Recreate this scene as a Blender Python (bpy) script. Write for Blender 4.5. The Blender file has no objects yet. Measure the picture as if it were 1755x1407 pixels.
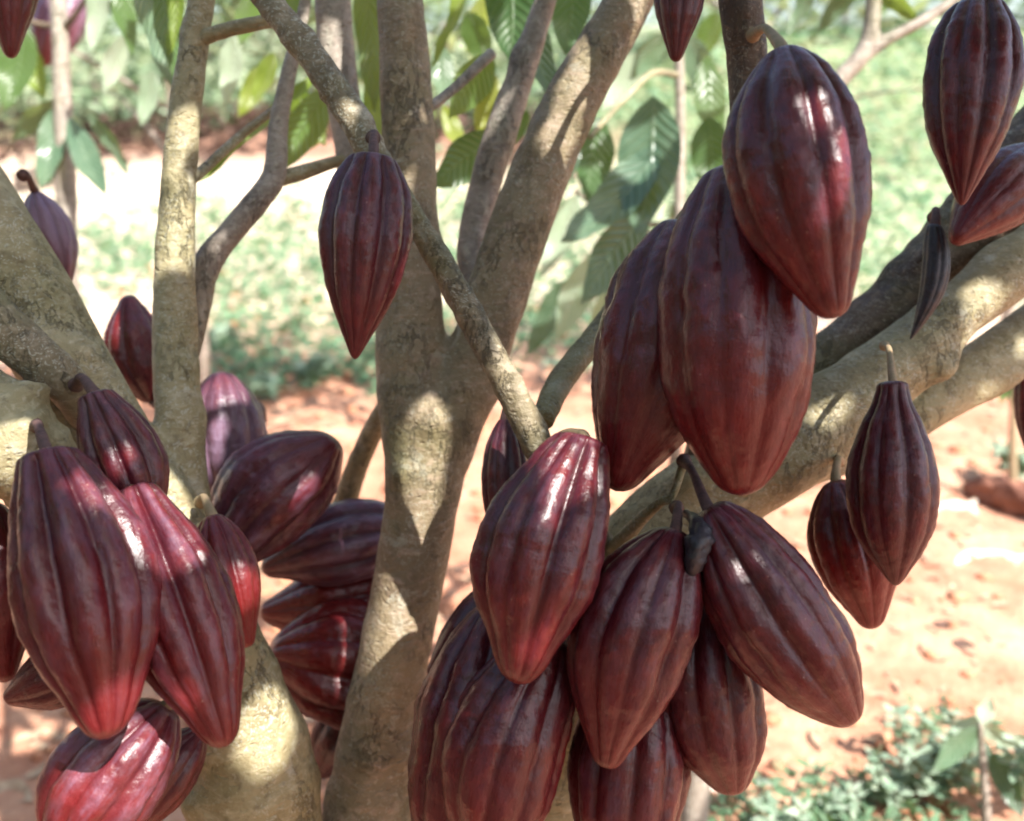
import bpy, bmesh, math, random
from mathutils import Vector, Matrix, noise, Quaternion
import numpy as np
random.seed(7)
R = math.radians
PI = math.pi
sc = bpy.context.scene
col = sc.collection

# ------------------------------------------------------------------ camera
F = 1600.0                      # focal length in photo pixels (photo 1755 x 1407)
PITCH = R(19)
CAM = Vector((0, 0, 1.4))
cam_d = bpy.data.cameras.new('camera'); cam = bpy.data.objects.new('camera', cam_d); col.objects.link(cam)
cam.location = CAM; cam.rotation_euler = (PI/2 - PITCH, 0, 0)
cam_d.sensor_width = 36; cam_d.lens = 36*F/1755; cam_d.clip_start = 0.02; cam_d.clip_end = 500
cam_d.dof.use_dof = True; cam_d.dof.focus_distance = 0.78; cam_d.dof.aperture_fstop = 3.6
sc.camera = cam
FWD = Vector((0, math.cos(PITCH), -math.sin(PITCH))); UP = Vector((0, math.sin(PITCH), math.cos(PITCH)))
def P(px, py, d):
    return CAM + (FWD + Vector((1, 0, 0))*((px-877.5)/F) + UP*((703.5-py)/F))*d
def G(px, py, z=0.0):
    r = FWD + Vector((1, 0, 0))*((px-877.5)/F) + UP*((703.5-py)/F)
    return CAM + r*((z-CAM.z)/r.z)

# ------------------------------------------------------------------ light
SUN = Vector((0.50, -0.42, 0.92)).normalized()       # towards the sun
w = bpy.data.worlds.new('World'); sc.world = w; w.use_nodes = True
nt = w.node_tree; bg = nt.nodes['Background']
sky = nt.nodes.new('ShaderNodeTexSky'); sky.sky_type = 'NISHITA'; sky.sun_disc = False
sky.sun_elevation = math.asin(SUN.z); sky.sun_rotation = math.atan2(SUN.x, SUN.y)
sky.air_density = 1.0; sky.dust_density = 2.5; sky.ozone_density = 1.0
nt.links.new(sky.outputs[0], bg.inputs[0]); bg.inputs[1].default_value = 0.125
sd = bpy.data.lights.new('sun', 'SUN'); sd.energy = 5.0; sd.angle = R(0.5); sd.color = (1.0, 0.96, 0.90)
so = bpy.data.objects.new('sun', sd); col.objects.link(so)
so.rotation_euler = SUN.to_track_quat('Z', 'Y').to_euler(); so.location = (2, -2, 5)
sc.view_settings.view_transform = 'Standard'; sc.view_settings.look = 'None'; sc.view_settings.gamma = 1
sc.view_settings.exposure = 1.55
sc.cycles.use_denoising = True
sc.cycles.max_bounces = 8; sc.cycles.diffuse_bounces = 5; sc.cycles.transmission_bounces = 4
sc.cycles.pixel_filter_type = 'BLACKMAN_HARRIS'; sc.cycles.filter_width = 2.0

# ------------------------------------------------------------------ materials
class N:
    def __init__(s, name):
        s.m = bpy.data.materials.new(name); s.m.use_nodes = True; s.t = s.m.node_tree
        s.t.nodes.clear(); s.out = s.n('ShaderNodeOutputMaterial')
    def n(s, typ, **kw):
        x = s.t.nodes.new(typ)
        for k, v in kw.items():
            if k.startswith('i_'):
                key = k[2:]; key = int(key) if key.isdigit() else key.replace('_', ' ')
                if isinstance(v, bpy.types.NodeSocket): s.t.links.new(v, x.inputs[key])
                else: x.inputs[key].default_value = v
            else: setattr(x, k, v)
        return x
    def mix(s, f, a, b, mode='MIX'):
        x = s.n('ShaderNodeMix', data_type='RGBA', blend_type=mode)
        for sock, v in ((x.inputs[0], f), (x.inputs[6], a), (x.inputs[7], b)):
            if isinstance(v, bpy.types.NodeSocket): s.t.links.new(v, sock)
            else: sock.default_value = v if not isinstance(v, tuple) else (*v, 1)
        return x.outputs[2]
    def math(s, op, a, b=0.0, c=0.0, clamp=False):
        x = s.n('ShaderNodeMath', operation=op, use_clamp=clamp)
        for i, v in enumerate((a, b, c)):
            if isinstance(v, bpy.types.NodeSocket): s.t.links.new(v, x.inputs[i])
            else: x.inputs[i].default_value = v
        return x.outputs[0]
    def ramp(s, f, lo, hi, a=0.0, b=1.0):
        return s.n('ShaderNodeMapRange', i_0=f, i_1=lo, i_2=hi, i_3=a, i_4=b).outputs[0]
    def noise(s, vec, scale, detail=4, rough=0.55, dist=0.0):
        return s.n('ShaderNodeTexNoise', i_Vector=vec, i_Scale=scale, i_Detail=detail, i_Roughness=rough, i_Distortion=dist).outputs[0]
    def coord(s, which='Object', scale=(1, 1, 1)):
        c = s.n('ShaderNodeTexCoord').outputs[which]
        return s.n('ShaderNodeMapping', i_Vector=c, i_Scale=scale).outputs[0]
    def attr(s, name, typ='GEOMETRY'):
        return s.n('ShaderNodeAttribute', attribute_name=name, attribute_type=typ).outputs['Fac']
    def bump(s, h, strength, dist, normal=None):
        b = s.n('ShaderNodeBump', i_Height=h, i_Strength=strength, i_Distance=dist)
        if normal: s.t.links.new(normal, b.inputs['Normal'])
        return b.outputs[0]
    def bsdf(s, **kw):
        b = s.n('ShaderNodeBsdfPrincipled', **kw)
        return b
    def done(s, sh):
        s.t.links.new(sh, s.out.inputs[0]); return s.m
def rgb(*a): return (*a, 1)

def mat_pod():
    n = N('pod_skin'); c = n.coord('Object')
    t = n.attr('along'); rib = n.attr('rib')
    red = n.attr('red', 'OBJECT'); bloom_sheen = n.attr('bloom_sheen', 'OBJECT')
    n1 = n.noise(c, 22, 4, 0.6); n2 = n.noise(c, 70, 4, 0.65); n3 = n.noise(c, 260, 3, 0.6)
    st = n.n('ShaderNodeMapping', i_Vector=n.n('ShaderNodeTexCoord').outputs['Object'], i_Scale=(1, 1, 0.22)).outputs[0]
    n4 = n.noise(st, 90, 3, 0.6)
    # deep purple brown at the shoulder, redder to the tip
    f = n.math('ADD', n.math('MULTIPLY', n.ramp(t, 0.3, 1.0), 0.75), n.math('MULTIPLY', n.ramp(n1, 0.35, 0.7), 0.35))
    f = n.math('MULTIPLY', f, n.math('ADD', red, 0.15), clamp=True)
    f = n.math('ADD', f, n.math('MULTIPLY', n.math('SUBTRACT', red, 0.5), 0.5), clamp=True)
    base = n.mix(f, (0.040, 0.0042, 0.0085), (0.13, 0.0085, 0.0080))
    base = n.mix(n.ramp(n4, 0.5, 0.75, 0, 0.35), base, (0.13, 0.013, 0.013))
    base = n.mix(n.math('MULTIPLY', n.ramp(rib, 0.6, 1.0), n.ramp(n2, 0.4, 0.65, 0, 0.3)), base, (0.24, 0.026, 0.02))
    bl = n.math('MULTIPLY', n.ramp(n.noise(c, 34, 5, 0.7, 0.5), 0.48, 0.72), bloom_sheen)
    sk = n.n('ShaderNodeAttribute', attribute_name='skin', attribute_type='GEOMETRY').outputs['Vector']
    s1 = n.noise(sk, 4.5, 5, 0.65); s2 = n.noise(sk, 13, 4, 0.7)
    sheen_streak = n.math('MULTIPLY', n.ramp(s1, 0.44, 0.64), n.ramp(s2, 0.35, 0.6, 0.35, 1.0))  # streaks paint sheen highlights into the skin colour
    bl = n.math('ADD', n.math('MULTIPLY', bl, 0.3), n.math('MULTIPLY', n.math('MULTIPLY', sheen_streak, bloom_sheen), 0.7))
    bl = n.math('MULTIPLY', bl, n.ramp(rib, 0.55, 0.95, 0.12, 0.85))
    bl = n.math('ADD', bl, n.math('MULTIPLY', n.math('MAXIMUM', n.math('SUBTRACT', bloom_sheen, 1.0), 0.0), 0.40))
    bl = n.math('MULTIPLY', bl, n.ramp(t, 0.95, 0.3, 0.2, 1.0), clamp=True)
    base = n.mix(n.math('MULTIPLY', bl, 0.8), base, (0.20, 0.135, 0.20))  # waxy bloom and painted sheen share this pale lavender
    # tiny corky flecks
    fl = n.n('ShaderNodeTexVoronoi', i_Vector=c, i_Scale=170.0)
    fm = n.math('MULTIPLY', n.ramp(fl.outputs[0], 0.16, 0.06), n.ramp(n2, 0.52, 0.62))
    base = n.mix(n.math('MULTIPLY', fm, 0.55), base, (0.32, 0.2, 0.17))
    rough = n.math('ADD', n.ramp(s2, 0.3, 0.7, 0.22, 0.38), n.math('MULTIPLY', bl, 0.15))
    h = n.math('ADD', n.math('MULTIPLY', n2, 1.0), n.math('MULTIPLY', n3, 0.28))
    h = n.math('ADD', h, n.math('MULTIPLY', n4, 0.5))
    b = n.bsdf(i_Base_Color=base, i_Roughness=rough, i_Normal=n.bump(n.math('ADD', h, n.math('MULTIPLY', s2, 0.5)), 0.5, 0.0024), i_IOR=1.42)
    b.inputs['Specular IOR Level'].default_value = 0.5
    b.inputs['Coat Weight'].default_value = 0.10; b.inputs['Coat Roughness'].default_value = 0.28
    b.inputs['Subsurface Weight'].default_value = 0.0
    return n.done(b.outputs[0])

def mat_bark(name, c1, c2, c3, lichen=0.5, ring=1.0):
    n = N(name); c = n.coord('Object')
    r = n.coord('Object', (1, 1, 2.2))
    n1 = n.noise(c, 9, 5, 0.62, 0.3); n2 = n.noise(c, 45, 5, 0.65); n3 = n.noise(r, 55, 4, 0.6, 0.8); n4 = n.noise(c, 300, 3, 0.6); n5_ = n.noise(c, 95, 5, 0.7)
    base = n.mix(n.ramp(n1, 0.35, 0.66), c1, c2)
    base = n.mix(n.ramp(n3, 0.5, 0.72, 0, 0.7), base, c3)
    base = n.mix(n.ramp(n2, 0.58, 0.75, 0, 0.75), base, (0.09, 0.062, 0.04))
    v = n.n('ShaderNodeTexVoronoi', i_Vector=n.n('ShaderNodeVectorMath', operation='ADD', i_0=c, i_1=n.n('ShaderNodeTexNoise', i_Vector=c, i_Scale=30.0).outputs[1]).outputs[0], i_Scale=24.0)
    lm = n.math('MULTIPLY', n.ramp(v.outputs[0], 0.40, 0.24), n.ramp(n.noise(c, 14, 3), 0.46, 0.54))
    base = n.mix(n.math('MULTIPLY', lm, lichen), base, (0.40, 0.40, 0.33))
    base = n.mix(n.ramp(n5_, 0.56, 0.70, 0, 0.65), base, (0.075, 0.055, 0.03))
    base = n.mix(n.ramp(n.noise(c, 170, 3, 0.6), 0.60, 0.70, 0, 0.5), base, (0.46, 0.41, 0.31))
    base = n.mix(n.math('MULTIPLY', n.ramp(n.noise(c, 21, 5, 0.7, 0.6), 0.585, 0.63), n.ramp(n2, 0.4, 0.6, 0.15, 0.6)), base, (0.40, 0.385, 0.31))
    vz = n.coord('Object', (1, 1, 0.3))
    ck = n.math('ABSOLUTE', n.math('SUBTRACT', n.noise(vz, 46, 5, 0.72, 0.15), 0.5))
    ckm = n.math('MULTIPLY', n.ramp(ck, 0.022, 0.004), n.ramp(n.noise(c, 12, 2), 0.48, 0.6))
    base = n.mix(n.math('MULTIPLY', ckm, 0.5), base, (0.05, 0.036, 0.022))
    mm = n.ramp(n.noise(c, 6, 4, 0.6), 0.52, 0.68, 0, 0.55)
    base = n.mix(mm, base, (0.13, 0.13, 0.045))
    cr = n.n('ShaderNodeTexVoronoi', i_Vector=n.n('ShaderNodeVectorMath', operation='ADD', i_0=r, i_1=n.n('ShaderNodeVectorMath', operation='SCALE', i_0=n.n('ShaderNodeTexNoise', i_Vector=c, i_Scale=40.0).outputs[1], i_Scale=0.03).outputs[0]).outputs[0], i_Scale=60.0)
    n5 = n.noise(c, 130, 5, 0.7)
    h = n.math('ADD', n.math('MULTIPLY', n3, 0.55*ring), n.math('MULTIPLY', n2, 1.0))
    h = n.math('ADD', h, n.math('MULTIPLY', n5, 0.55))
    h = n.math('SUBTRACT', h, n.math('MULTIPLY', ckm, 0.9))
    h = n.math('ADD', h, n.math('MULTIPLY', n.ramp(cr.outputs[0], 0.05, 0.28), 0.35))
    b = n.bsdf(i_Base_Color=base, i_Roughness=n.ramp(n2, 0.3, 0.7, 0.5, 0.8), i_Normal=n.bump(h, 0.85, 0.0034))
    return n.done(b.outputs[0])

def mat_leaf(name, ca, cb, cv, trans=0.45, rough=0.35):
    n = N(name)
    uv = n.n('ShaderNodeTexCoord').outputs['UV']
    s = n.n('ShaderNodeSeparateXYZ', i_0=uv)
    au = n.math('ABSOLUTE', n.math('SUBTRACT', s.outputs[0], 0.5))
    # herring-bone side veins
    ph = n.math('MULTIPLY', n.math('SUBTRACT', s.outputs[1], n.math('MULTIPLY', au, 0.45)), 11.0)
    w_ = n.math('ABSOLUTE', n.math('SUBTRACT', n.math('FRACT', ph), 0.5))
    vein = n.math('MAXIMUM', n.ramp(w_, 0.09, 0.02), n.ramp(au, 0.035, 0.015))
    tint = n.attr('tint')
    base = n.mix(tint, ca, cb)
    base = n.mix(n.ramp(n.noise(n.coord('Object'), 18, 4), 0.45, 0.7, 0, 0.35), base, cv)
    base = n.mix(n.math('MULTIPLY', vein, 0.5), base, cv)
    nb = n.bump(n.math('SUBTRACT', n.math('MULTIPLY', w_, 1.2), vein), 0.6, 0.004)
    b = n.bsdf(i_Base_Color=base, i_Roughness=rough, i_Normal=nb)
    tr = n.n('ShaderNodeBsdfTranslucent', i_Color=n.mix(0.5, base, n.mix(tint, (0.14, 0.30, 0.02), (0.45, 0.5, 0.05))), i_Normal=nb)
    return n.done(n.n('ShaderNodeMixShader', i_0=trans, i_1=b.outputs[0], i_2=tr.outputs[0]).outputs[0])

def mat_soil():
    n = N('soil'); c = n.coord('Object')
    n1 = n.noise(c, 0.7, 5, 0.6); n2 = n.noise(c, 6, 6, 0.7); n3 = n.noise(c, 40, 5, 0.7); n4 = n.noise(c, 2.2, 4, 0.6, 0.6)
    base = n.mix(n.ramp(n2, 0.35, 0.68), (0.34, 0.135, 0.075), (0.50, 0.275, 0.175))
    base = n.mix(n.ramp(n4, 0.5, 0.72, 0, 0.6), base, (0.60, 0.42, 0.29))
    y = n.n('ShaderNodeSeparateXYZ', i_0=c).outputs[1]
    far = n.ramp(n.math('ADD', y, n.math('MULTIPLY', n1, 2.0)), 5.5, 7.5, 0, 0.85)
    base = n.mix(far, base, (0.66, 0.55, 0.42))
    base = n.mix(n.ramp(n3, 0.6, 0.72, 0, 0.6), base, (0.17, 0.06, 0.035))
    bk = n.math('MULTIPLY', n.ramp(n.n('ShaderNodeSeparateXYZ', i_0=c).outputs[2], 0.35, 0.6), 1.0)
    base = n.mix(bk, base, n.mix(n.ramp(n3, 0.35, 0.65), (0.16, 0.07, 0.05), (0.34, 0.2, 0.13)))
    X = n.n('ShaderNodeSeparateXYZ', i_0=c).outputs[0]
    gx = n.ramp(n.math('ADD', X, n.math('MULTIPLY', n1, 1.5)), 1.4, 2.6)
    gx = n.math('MAXIMUM', gx, n.ramp(y, 13.4, 13.9))
    gm = n.math('MULTIPLY', n.math('MULTIPLY', gx, n.ramp(y, 6.3, 8.0)), n.ramp(n2, 0.62, 0.42, 0.35, 0.95))
    base = n.mix(gm, base, n.mix(n.ramp(n3, .4, .6), (0.12, 0.2, 0.085), (0.3, 0.40, 0.22)))
    h = n.math('ADD', n.math('MULTIPLY', n2, 1.0), n.math('MULTIPLY', n3, 0.5))
    b = n.bsdf(i_Base_Color=base, i_Roughness=0.95, i_Normal=n.bump(h, 0.9, 0.03))
    return n.done(b.outputs[0])

def mat_plain(name, c1, c2, scale=60, rough=0.8, bump=0.002):
    n = N(name); c = n.coord('Object'); a = n.noise(c, scale, 5, 0.65)
    b = n.bsdf(i_Base_Color=n.mix(n.ramp(a, 0.35, 0.65), c1, c2), i_Roughness=rough, i_Normal=n.bump(a, 0.7, bump))
    return n.done(b.outputs[0])

M = dict(
    pod=mat_pod(),
    bark=mat_bark('bark_brown', (0.12, 0.093, 0.055), (0.20, 0.16, 0.09), (0.36, 0.29, 0.20), 0.6),
    bark_r=mat_bark('bark_reddish', (0.17, 0.122, 0.07), (0.25, 0.195, 0.115), (0.36, 0.26, 0.19), 0.3),
    bark_y=mat_bark('bark_olive', (0.20, 0.16, 0.078), (0.30, 0.26, 0.145), (0.42, 0.37, 0.24), 0.7),
    bark_g=mat_bark('bark_grey', (0.20, 0.165, 0.135), (0.30, 0.25, 0.20), (0.42, 0.37, 0.32), 0.4),
    bark_d=mat_bark('bark_dark', (0.045, 0.028, 0.020), (0.11, 0.07, 0.042), (0.19, 0.13, 0.085), 0.25),
    stalk=mat_plain('stalk_skin', (0.20, 0.16, 0.08), (0.30, 0.2, 0.12), 120),
    stalk_d=mat_plain('stalk_dark', (0.05, 0.025, 0.025), (0.12, 0.06, 0.05), 120),
    black=mat_plain('withered_skin', (0.012, 0.009, 0.012), (0.035, 0.028, 0.035), 90, 0.45, 0.003),
    leaf=mat_leaf('leaf_green', (0.035, 0.085, 0.03), (0.10, 0.19, 0.04), (0.14, 0.22, 0.10)),
    leaf_b=mat_leaf('leaf_bluish', (0.05, 0.10, 0.065), (0.11, 0.19, 0.11), (0.20, 0.28, 0.18), 0.3, 0.3),
    weed=mat_leaf('weed_green', (0.22, 0.36, 0.24), (0.50, 0.60, 0.46), (0.55, 0.62, 0.5), 0.35, 0.5),
    leaf_y=mat_leaf('leaf_yellowish', (0.16, 0.25, 0.03), (0.34, 0.36, 0.05), (0.35, 0.4, 0.14), 0.5),
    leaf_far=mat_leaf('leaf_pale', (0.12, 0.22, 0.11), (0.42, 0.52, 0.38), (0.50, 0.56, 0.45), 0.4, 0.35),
    cover=mat_leaf('cover_green', (0.06, 0.16, 0.08), (0.19, 0.33, 0.18), (0.28, 0.38, 0.27), 0.3, 0.5),
    dry=mat_plain('dry_leaf', (0.22, 0.12, 0.07), (0.46, 0.33, 0.22), 30),
    darkdry=mat_plain('dark_litter', (0.05, 0.028, 0.02), (0.12, 0.06, 0.04), 40),
    pale=mat_plain('pale_litter', (0.42, 0.33, 0.27), (0.62, 0.55, 0.47), 30),
    clod=mat_plain('clod_earth', (0.30, 0.11, 0.055), (0.50, 0.26, 0.15), 25, 0.95, 0.006),
    soil=mat_soil(),
)

# ------------------------------------------------------------------ objects
def tag(o, label=None, cat=None, group=None, kind=None):
    for k, v in (('label', label), ('category', cat), ('group', group), ('kind', kind)):
        if v: o[k] = v
    return o
def link(name, me, mat=None, parent=None):
    o = bpy.data.objects.new(name, me); col.objects.link(o)
    if me is not None and mat: me.materials.append(mat)
    if parent: o.parent = parent
    return o
def empty(name, loc=(0, 0, 0)):
    o = bpy.data.objects.new(name, None); col.objects.link(o); o.location = loc; o.empty_display_size = 0.05
    return o
def mesh(name, v, f, smooth=True):
    me = bpy.data.meshes.new(name); me.from_pydata([tuple(x) for x in v], [], f)
    if smooth: me.polygons.foreach_set('use_smooth', [True]*len(me.polygons))
    me.update(); return me
def spline(pts, n):
    """Catmull-Rom through (Vector, radius)"""
    out = []
    A = [pts[0]] + list(pts) + [pts[-1]]
    for i in range(1, len(A)-2):
        p0, p1, p2, p3 = A[i-1], A[i], A[i+1], A[i+2]
        for k in range(n):
            t = k/n
            def cr(a, b, c, d): return 0.5*((2*b) + (c-a)*t + (2*a-5*b+4*c-d)*t*t + (3*b-a-3*c+d)*t*t*t)
            out.append((cr(p0[0], p1[0], p2[0], p3[0]), max(0.0008, cr(p0[1], p1[1], p2[1], p3[1]))))
    out.append(pts[-1]); return out
class Tubes:
    def __init__(s): s.v = []; s.f = []
    def add(s, pts, n=8, seg=28, lump=0.05, knots=0, seed=0, taper=False):
        sp = spline([(Vector(p), r) for p, r in pts], n)
        rnd = random.Random(seed*13+5)
        ks = [(rnd.random(), rnd.random()*2*PI, 0.12+0.2*rnd.random()) for _ in range(knots)]
        ref = Vector((0.3, 1, 0.1)).normalized(); base = len(s.v); m = len(sp)
        T0 = None
        for i, (p, r) in enumerate(sp):
            T = (sp[min(i+1, m-1)][0]-sp[max(i-1, 0)][0]).normalized()
            if T0 is not None: ref = T0.rotation_difference(T) @ ref
            T0 = T
            u = (ref - T*ref.dot(T)).normalized(); ref = u; v_ = T.cross(u)
            for k in range(seg):
                a = 2*PI*k/seg; d = u*math.cos(a)+v_*math.sin(a)
                q = p+d*r
                rr = r*(1+lump*(noise.noise(q*(0.6/max(r, 0.01)))+0.7*noise.noise(q*(1.7/max(r, 0.01))+Vector((5, seed, 0)))+0.5*noise.noise(q*(4.0/max(r, 0.01))+Vector((1, seed, 7)))))
                for kt, ka, kh in ks:
                    da = (a-ka+PI) % (2*PI)-PI; dl = (i/m-kt)*m/n*3.0
                    rr += r*kh*math.exp(-(da/0.35)**2-dl*dl*2.5)
                s.v.append(p+d*rr)
        for i in range(m-1):
            for k in range(seg):
                a = base+i*seg+k; b = base+i*seg+(k+1) % seg
                s.f.append((a, b, b+seg, a+seg))
        s.f.append(tuple(base+k for k in reversed(range(seg))))
        s.f.append(tuple(base+(m-1)*seg+k for k in range(seg)))
        return s
    def build(s, name, mat, parent=None, voxel=None, smooth=6):
        me = mesh(name, s.v, s.f); o = link(name, me, mat, parent)
        if voxel:
            md = o.modifiers.new('union', 'REMESH'); md.mode = 'VOXEL'; md.voxel_size = voxel; md.use_smooth_shade = True
            ms = o.modifiers.new('soften', 'SMOOTH'); ms.iterations = smooth; ms.factor = 0.5
        return o
def px(*pts):
    """(pixel x, pixel y, depth, width in pixels) -> (point, radius)"""
    return [(P(x, y, d), wd*d/F/2) for x, y, d, wd in pts]

# ------------------------------------------------------------------ terrain
def terrain(x, y):
    # flat clearing, a low rough bank across the back, then a slope
    bank = 0.0
    s = max(0.0, min(1.0, (y-12.5-0.4*math.sin(x*0.7))/1.0)); bank = 0.85*s*s*(3-2*s)
    r = max(0.0, min(1.0, (y-7.0)/14.0)); rr = 2.3*r*r*(3-2*r)
    g = max(0.0, min(1.0, (x-0.5)/3.0))
    h = bank*(1-g)+rr*g+max(0, y-17)*0.06
    h += 0.05*noise.noise(Vector((x*0.5, y*0.5, 0)))+0.018*noise.noise(Vector((x*2.6, y*2.6, 3)))+0.014*noise.noise(Vector((x*9, y*9, 5)))*max(0, 0.6+noise.noise(Vector((x*1.3, y*1.3, 8))))+0.005*noise.noise(Vector((x*25, y*25, 6)))
    h += 0.10*(bank/0.85)*(1-g)*noise.noise(Vector((x*2, y*3, 1)))
    return h
def ground_obj():
    xs = sorted(set([round(v, 3) for v in np.concatenate([np.linspace(-4, 4.5, 300), np.linspace(-90, -4, 34), np.linspace(4.5, 90, 34)])]))
    ys = sorted(set([round(v, 3) for v in np.concatenate([np.linspace(0.5, 8, 340), np.linspace(8, 20, 90), np.linspace(20, 200, 30), np.linspace(-20, 0.5, 12)])]))
    v = []
    for y in ys:
        for x in xs: v.append((x, y, terrain(x, y)))
    nx = len(xs); f = []
    for j in range(len(ys)-1):
        for i in range(nx-1):
            a = j*nx+i; f.append((a, a+1, a+nx+1, a+nx))
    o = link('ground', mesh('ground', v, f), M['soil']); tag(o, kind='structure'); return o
ground_obj()
def GT(px_, py_):
    p = G(px_, py_)
    if p.z == 0 and p.y < 11: return Vector((p.x, p.y, terrain(p.x, p.y)))
    r = FWD + Vector((1, 0, 0))*((px_-877.5)/F) + UP*((703.5-py_)/F)
    t = 1.0
    while t < 60:
        q = CAM+r*t
        if q.z < terrain(q.x, q.y): return q
        t += 0.04
    return CAM+r*60

# ------------------------------------------------------------------ leaves
class Leaves:
    def __init__(s): s.v = []; s.f = []; s.uv = []; s.tint = []
    def add(s, base, tip, side, width, sag=0.12, fold=0.25, tint=0.5, nl=8, nc=2, wave=0.03, curl=0.0):
        base = Vector(base); tip = Vector(tip); a = tip-base; L = a.length; a = a/L
        side = (side-a*side.dot(a)).normalized(); nrm = side.cross(a).normalized()
        b0 = len(s.v); cols = nc*2+1; ph = (b0*0.37) % 6.28
        for i in range(nl+1):
            t = i/nl
            wd = (math.sin(PI*t**0.85)**0.8)*(1-0.25*t) if t < 1 else 0.0
            if t > 0.86: wd *= 0.75
            wd = max(wd, 0.02)*width*0.5*1.12
            c = base+a*(L*t)+nrm*(sag*L*math.sin(PI*t*0.9)+curl*L*t*t)
            for k in range(cols):
                u = (k-nc)/nc
                s.v.append(c+side*(wd*u*(1-0.12*abs(u)))+nrm*(-fold*wd*abs(u)+wave*L*math.sin(9*t+ph)*u*abs(u)*0.5+wave*L*0.5*math.sin(15*t+ph*2)*abs(u)))
                s.uv.append((0.5+u*0.5, t)); s.tint.append(tint)
        for i in range(nl):
            for k in range(cols-1):
                q = b0+i*cols+k; s.f.append((q, q+1, q+cols+1, q+cols))
    def build(s, name, mat, parent=None):
        me = mesh(name, s.v, s.f)
        uvl = me.uv_layers.new(name='UVMap'); uv = np.array(s.uv, dtype=np.float32)
        li = np.empty(len(me.loops), dtype=np.int32); me.loops.foreach_get('vertex_index', li)
        uvl.data.foreach_set('uv', uv[li].ravel())
        at = me.attributes.new('tint', 'FLOAT', 'POINT'); at.data.foreach_set('value', np.array(s.tint, dtype=np.float32))
        return link(name, me, mat, parent)
    def pix(s, b, t, wpx, roll=0.0, **kw):
        """leaf from pixel+depth base to pixel+depth tip, width in pixels"""
        B = P(*b); T = P(*t); a = (T-B).normalized(); view = (B-CAM).normalized()
        side = a.cross(view).normalized(); side = Quaternion(a, R(roll)) @ side
        s.add(B, T, side, wpx*(b[2]+t[2])/2/F, **kw)
def rand_dir(rnd, down=0.35):
    v = Vector((rnd.gauss(0, 1), rnd.gauss(0, 1), rnd.gauss(0, 0.55)-down)); return v.normalized()

# ------------------------------------------------------------------ cacao pods
PROF = {
    'oval':   [(0, .0), (.012, .22), (.05, .40), (.12, .62), (.22, .84), (.36, .985), (.46, 1), (.58, .95), (.70, .80), (.82, .56), (.91, .37), (.965, .25), (.99, .14), (1, 0)],
    'bottle': [(0, .0), (.012, .28), (.05, .36), (.12, .46), (.22, .68), (.36, .90), (.50, 1), (.62, .97), (.74, .82), (.84, .58), (.92, .33), (.965, .19), (.99, .09), (1, 0)],
    'sharp':  [(0, .0), (.010, .42), (.03, .56), (.08, .70), (.19, .92), (.32, 1), (.46, .985), (.60, .86), (.73, .65), (.84, .42), (.92, .24), (.965, .14), (.99, .07), (1, 0)],
    'neck':   [(0, .0), (.010, .34), (.04, .47), (.11, .60), (.23, .80), (.38, .96), (.50, 1), (.62, .95), (.74, .79), (.84, .56), (.92, .40), (.965, .28), (.99, .15), (1, 0)],
    'blunt':  [(0, .0), (.012, .26), (.05, .44), (.13, .64), (.26, .85), (.42, .98), (.55, 1), (.68, .93), (.80, .75), (.89, .53), (.95, .36), (.98, .24), (.995, .11), (1, 0)],
}
def prof(kind, t):
    pts = PROF[kind]
    for i in range(len(pts)-1):
        if t <= pts[i+1][0]:
            p0 = pts[max(i-1, 0)]; p1 = pts[i]; p2 = pts[i+1]; p3 = pts[min(i+2, len(pts)-1)]
            h = p2[0]-p1[0]; u = (t-p1[0])/h
            m1 = (p2[1]-p0[1])/max(p2[0]-p0[0], 1e-6)*h; m2 = (p3[1]-p1[1])/max(p3[0]-p1[0], 1e-6)*h
            if i == 0: return p2[1]*math.sqrt(u)
            if i == len(pts)-2: return p1[1]*math.sqrt(1-u)
            return (2*u**3-3*u*u+1)*p1[1]+(u**3-2*u*u+u)*m1+(-2*u**3+3*u*u)*p2[1]+(u**3-u*u)*m2
    return 0
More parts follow.
